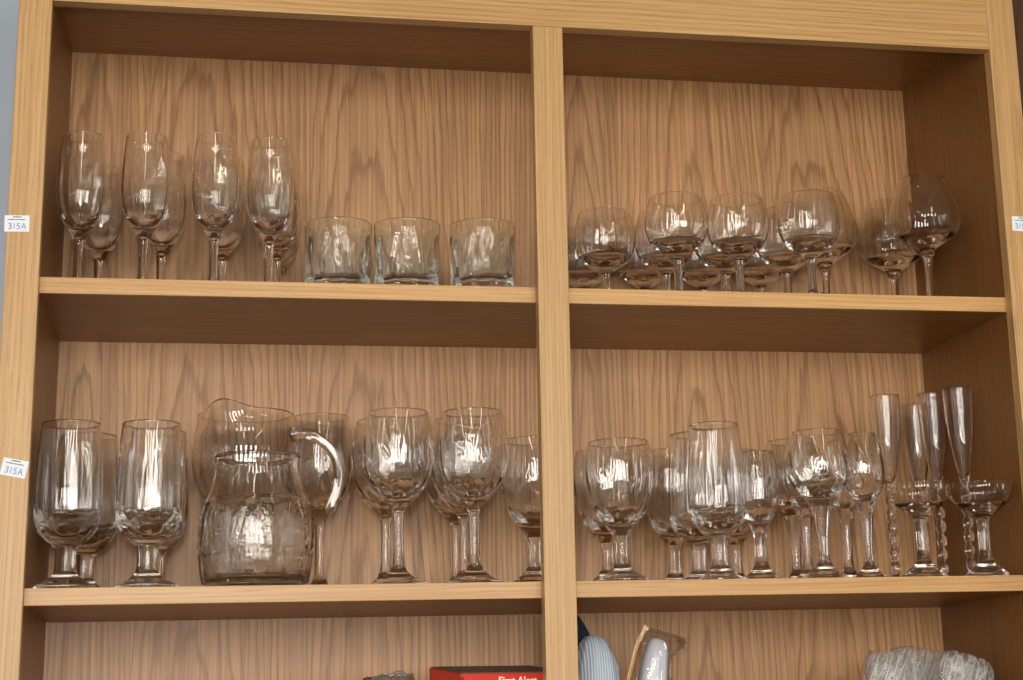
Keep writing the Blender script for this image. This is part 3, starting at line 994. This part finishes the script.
def package():
    bx, by = 0.735, 0.125
    root = thing('blister_pack', 'clear plastic package holding a rounded white device, on the bottom shelf', 'package', (bx, by, Z3 + YS))
    h = -Z3
    shell = [(-0.030, 0.0), (0.026, 0.0), (0.0235, h - 0.125), (0.024, h - 0.095), (0.029, h - 0.081), (0.044, h - 0.073), (0.046, h - 0.0655), (0.040, h - 0.062), (0.004, h - 0.052), (-0.004, h - 0.049), (-0.012, h - 0.070), (-0.024, h - 0.111), (-0.030, h - 0.135)]
    bm = prism(bmesh.new(), shell, -0.016, 0.034, 0.004, 3)
    obj('clear_shell', recalc(bm), M_PLASTIC, root, True)
    edge = [(-0.036, 0.0), (-0.0305, 0.0), (-0.0305, h - 0.137), (-0.0248, h - 0.111), (-0.0125, h - 0.070), (-0.003, h - 0.054), (0.001, h - 0.0500), (-0.005, h - 0.0450), (-0.0180, h - 0.069), (-0.0302, h - 0.111), (-0.0360, h - 0.137)]
    obj('amber_edge', recalc(prism(bmesh.new(), edge, 0.006, 0.0085)), M_AMBER, root)
    # device: rounded slab with a domed front
    secs = []
    outl = [(-0.020, 0.018), (-0.022, 0.021), (-0.0165, 0.0205), (-0.0130, 0.0208), (-0.0100, 0.0218), (-0.0062, 0.0230), (-0.0025, 0.0228), (0.0005, 0.0200), (0.0045, 0.0140)]
    zs = [0.004, 0.03, h - 0.130, h - 0.112, h - 0.094, h - 0.080, h - 0.071, h - 0.065, h - 0.0615]
    bm = bmesh.new()
    S_ = []
    for (lx, rx), z in zip(outl, zs):
        S_.append(((lx + rx) / 2, 0.008, z, (rx - lx) / 2, 0.017 * min(1, (rx - lx) / 0.03), -0.10))
    loft(bm, S_, 40)
    obj('white_device', recalc(bm), M_DEVICE, root, True)
package()

# --- crinkled clear plastic sleeves, right end
def sleeve_mat(name, base, body, crease):
    """Crinkled film: mostly clear, mirrors a little, whitened along its creases."""
    N = NT(name)
    tc = N.n('ShaderNodeTexCoord')
    mp = N.n('ShaderNodeMapping')
    mp.inputs['Rotation'].default_value = (0, math.radians(-24), 0)
    N.l(tc.outputs['Object'], mp.inputs['Vector'])
    v = N.scalev(mp.outputs[0], (150, 120, 20))
    nz = N.noise(v, 1.0, 4.0, 0.65)
    vo = N.n('ShaderNodeTexVoronoi', feature='DISTANCE_TO_EDGE')
    vo.inputs['Scale'].default_value = 0.9
    N.l(v, vo.inputs['Vector'])
    line = N.ramp(vo.outputs['Distance'], [(0.0, g(1.0)), (0.16, g(0.0))])
    bp = N.n('ShaderNodeBump')
    bp.inputs['Strength'].default_value = 0.9
    bp.inputs['Distance'].default_value = 0.006
    N.l(nz, bp.inputs['Height'])
    t_ = N.n('ShaderNodeBsdfTransparent')
    t_.inputs[0].default_value = (0.94, 0.94, 0.93, 1)
    b = N.n('ShaderNodeBsdfPrincipled')
    b.inputs['Base Color'].default_value = base
    b.inputs['Roughness'].default_value = 0.10
    b.inputs['Specular IOR Level'].default_value = 1.0
    b.inputs['Coat Weight'].default_value = 1.0
    b.inputs['Coat Roughness'].default_value = 0.05
    N.l(bp.outputs[0], b.inputs['Normal'])
    N.l(bp.outputs[0], b.inputs['Coat Normal'])
    mx = N.n('ShaderNodeMixShader')
    N.l(N.math('ADD', N.math('MULTIPLY', line, crease), body), mx.inputs[0])
    N.l(t_.outputs[0], mx.inputs[1])
    N.l(b.outputs[0], mx.inputs[2])
    N.l(mx.outputs[0], N.out.inputs[0])
    return N.m
M_SLEEVE = sleeve_mat('crinkled_clear_plastic', srgb(222, 222, 222), 0.15, 0.42)
M_CUPS = sleeve_mat('milky_clear_cups', srgb(226, 226, 224), 0.30, 0.20)
def sleeve(label, x, y, ax, ht, wd, dp, lean, seed, twist):
    """A bag of nested clear cups: ribbed column of cup rims inside a crinkled wrap."""
    root = thing('bag_of_plastic_cups', label, 'plastic bag', (x, y, Z3 + YS), ax, 'crinkled bags of clear plastic cups')
    rnd = random.Random(seed)
    secs = []
    nz = 26
    for i in range(nz + 1):
        t = i / nz
        q = 1 - 0.22 * max(0, (t - 0.86) / 0.14) ** 2
        secs.append((lean * t, 0.0, ht * t, wd * q, dp * q, twist * min(1, t * 1.5)))
    bm = loft(bmesh.new(), secs, 44)
    for v in bm.verts:
        a = math.atan2(v.co.y, v.co.x - lean * v.co.z / ht)
        k = 0.0016 * math.sin(9 * a + 40 * v.co.z + seed) + 0.0014 * math.sin(17 * a - 90 * v.co.z) + rnd.uniform(-0.0008, 0.0008)
        v.co.x += k * math.cos(a); v.co.y += k * math.sin(a); v.co.z += abs(k) * 0.6 if v.co.z > 0.01 else 0
    obj('wrap', recalc(bm), M_SLEEVE, root, True)
    nc = 4
    for c in range(nc):
        cx = -wd * 0.62 + c * wd * 1.24 / (nc - 1)
        prof = [(0.0, 0.004), (0.0055, 0.004)]
        z = 0.006
        top = ht * 0.93
        while z < top:
            prof += [(0.0062, z), (0.0078, z + 0.0035), (0.0078, z + 0.0050), (0.0062, z + 0.0056)]
            z += 0.0085
        prof += [(0.004, z), (0.0, z)]
        b2 = lathe(bmesh.new(), prof, 14)
        for v in b2.verts:
            t = v.co.z / ht
            v.co.x += cx * (1 - 0.1 * t) + lean * t
            v.co.z += twist * min(1, t * 1.5) * cx
        obj('cup_stack', recalc(b2), M_CUPS, root, True)
sleeve('crinkled bag of clear plastic cups, left one of the cluster on the bottom shelf', 1.004, 0.105, 0.0, 0.160, 0.026, 0.034, 0.034, 1, -0.25)
sleeve('crinkled bag of clear plastic cups, middle and rearmost one of the cluster', 1.078, 0.175, 0.25, 0.168, 0.034, 0.034, 0.026, 2, -0.18)
sleeve('crinkled bag of clear plastic cups, right one leaning by the side panel', 1.108, 0.088, 0.1, 0.154, 0.036, 0.030, 0.026, 3, -0.30)

def grey_bag():
    root = thing('grey_plastic_bag', 'low crumpled grey plastic bag left of the red carton', 'plastic bag', (0.411, 0.135, Z3 + 0.004))
    secs = []
    for i in range(15):
        t = i / 14
        q = 1 - 0.35 * t ** 3
        secs.append((0, 0, 0.145 * t, 0.047 * q, 0.040 * q, 0.06))
    bm = loft(bmesh.new(), secs, 40)
    rnd = random.Random(11)
    for v in bm.verts:
        a = math.atan2(v.co.y, v.co.x)
        k = 0.0022 * math.sin(6 * a + 50 * v.co.z) + rnd.uniform(-0.0009, 0.0009)
        v.co.x += k * math.cos(a); v.co.y += k * math.sin(a)
        if v.co.z > 0.127:
            v.co.z += 0.003 * math.sin(3 * a + 1) + rnd.uniform(-0.001, 0.001)
    bmesh.ops.recalc_face_normals(bm, faces=bm.faces[:])
    obj('bag_body', bm, sleeve_mat('crumpled_grey_plastic', srgb(134, 124, 114), 0.62, 0.2), root, True)
    bm = tube(bmesh.new(), spline3([(-0.010, 0, 0.143), (0.006, 0, 0.147), (0.016, 0, 0.1505), (0.026, 0.0, 0.145)], 5), [0.0022] * 16, 8)
    obj('bag_twist', recalc(bm), sleeve_mat('grey_plastic_twist', srgb(142, 140, 136), 0.8, 0.1), root, True)
grey_bag()

# ------------------------------------------------------------------ lights
def area(name, loc, target, sx, sy, power, col):
    L = bpy.data.lights.new(name, 'AREA')
    L.shape = 'RECTANGLE'
    L.size, L.size_y = sx, sy
    L.energy = power
    L.color = col
    o = link(bpy.data.objects.new(name, L))
    o.location = loc
    d = Vector(target) - Vector(loc)
    o.rotation_euler = d.to_track_quat('-Z', 'Y').to_euler()
    return o
# the camera's flash, just above and left of the lens
area('camera_flash', CAMLOC + Vector((-0.03, -0.02, 0.11)), (0.45, 0.0, 0.10), 0.13, 0.085, 12.5, (0.84, 0.93, 1.0))
# daylight from the side windows, fill strips added on the front wall, and a warm ceiling lamp
for k, wx in enumerate((-1.35, -0.55, 0.25, 1.05, 1.85)):
    area('front_fill_strip', (wx, YF + 0.03, 0.28), (0.5, 0, 0.2), 0.27, 1.35, 31.0, (1.0, 0.94, 0.85))  # added area lights, so enough light reaches the wood behind the glasses
for k, wy in enumerate((-0.9, -2.2)):
    area('window_light_left', (XL + 0.03, wy, 0.1), (1.0, wy + 0.3, 0.0), 0.22, 1.3, 5.0, (0.95, 0.97, 1.0))
    area('window_light_right', (XR - 0.03, wy, 0.1), (0.0, wy + 0.3, 0.0), 0.22, 1.3, 6.0, (0.95, 0.97, 1.0))
for lx in (0.05, 1.15):
    area('ceiling_lamp', (lx, -1.6, ZC - 0.02), (lx, -1.55, -1), 0.06, 1.3, 5.0, (1.0, 0.82, 0.60))

w = bpy.data.worlds.new('world')
w.use_nodes = True
w.node_tree.nodes['Background'].inputs[0].default_value = (0.5, 0.5, 0.5, 1)
w.node_tree.nodes['Background'].inputs[1].default_value = 0.1
SC.world = w

vs = SC.view_settings
SC.display_settings.display_device = 'sRGB'
vs.view_transform = 'Standard'
vs.look = 'None'
vs.gamma = 1.0
vs.use_curve_mapping = False
vs.exposure = -0.28
cy = SC.cycles
cy.max_bounces = 32
cy.transmission_bounces = 28
cy.transparent_max_bounces = 64
cy.glossy_bounces = 8
cy.diffuse_bounces = 4
cy.use_denoising = True
cy.sample_clamp_indirect = 30.0
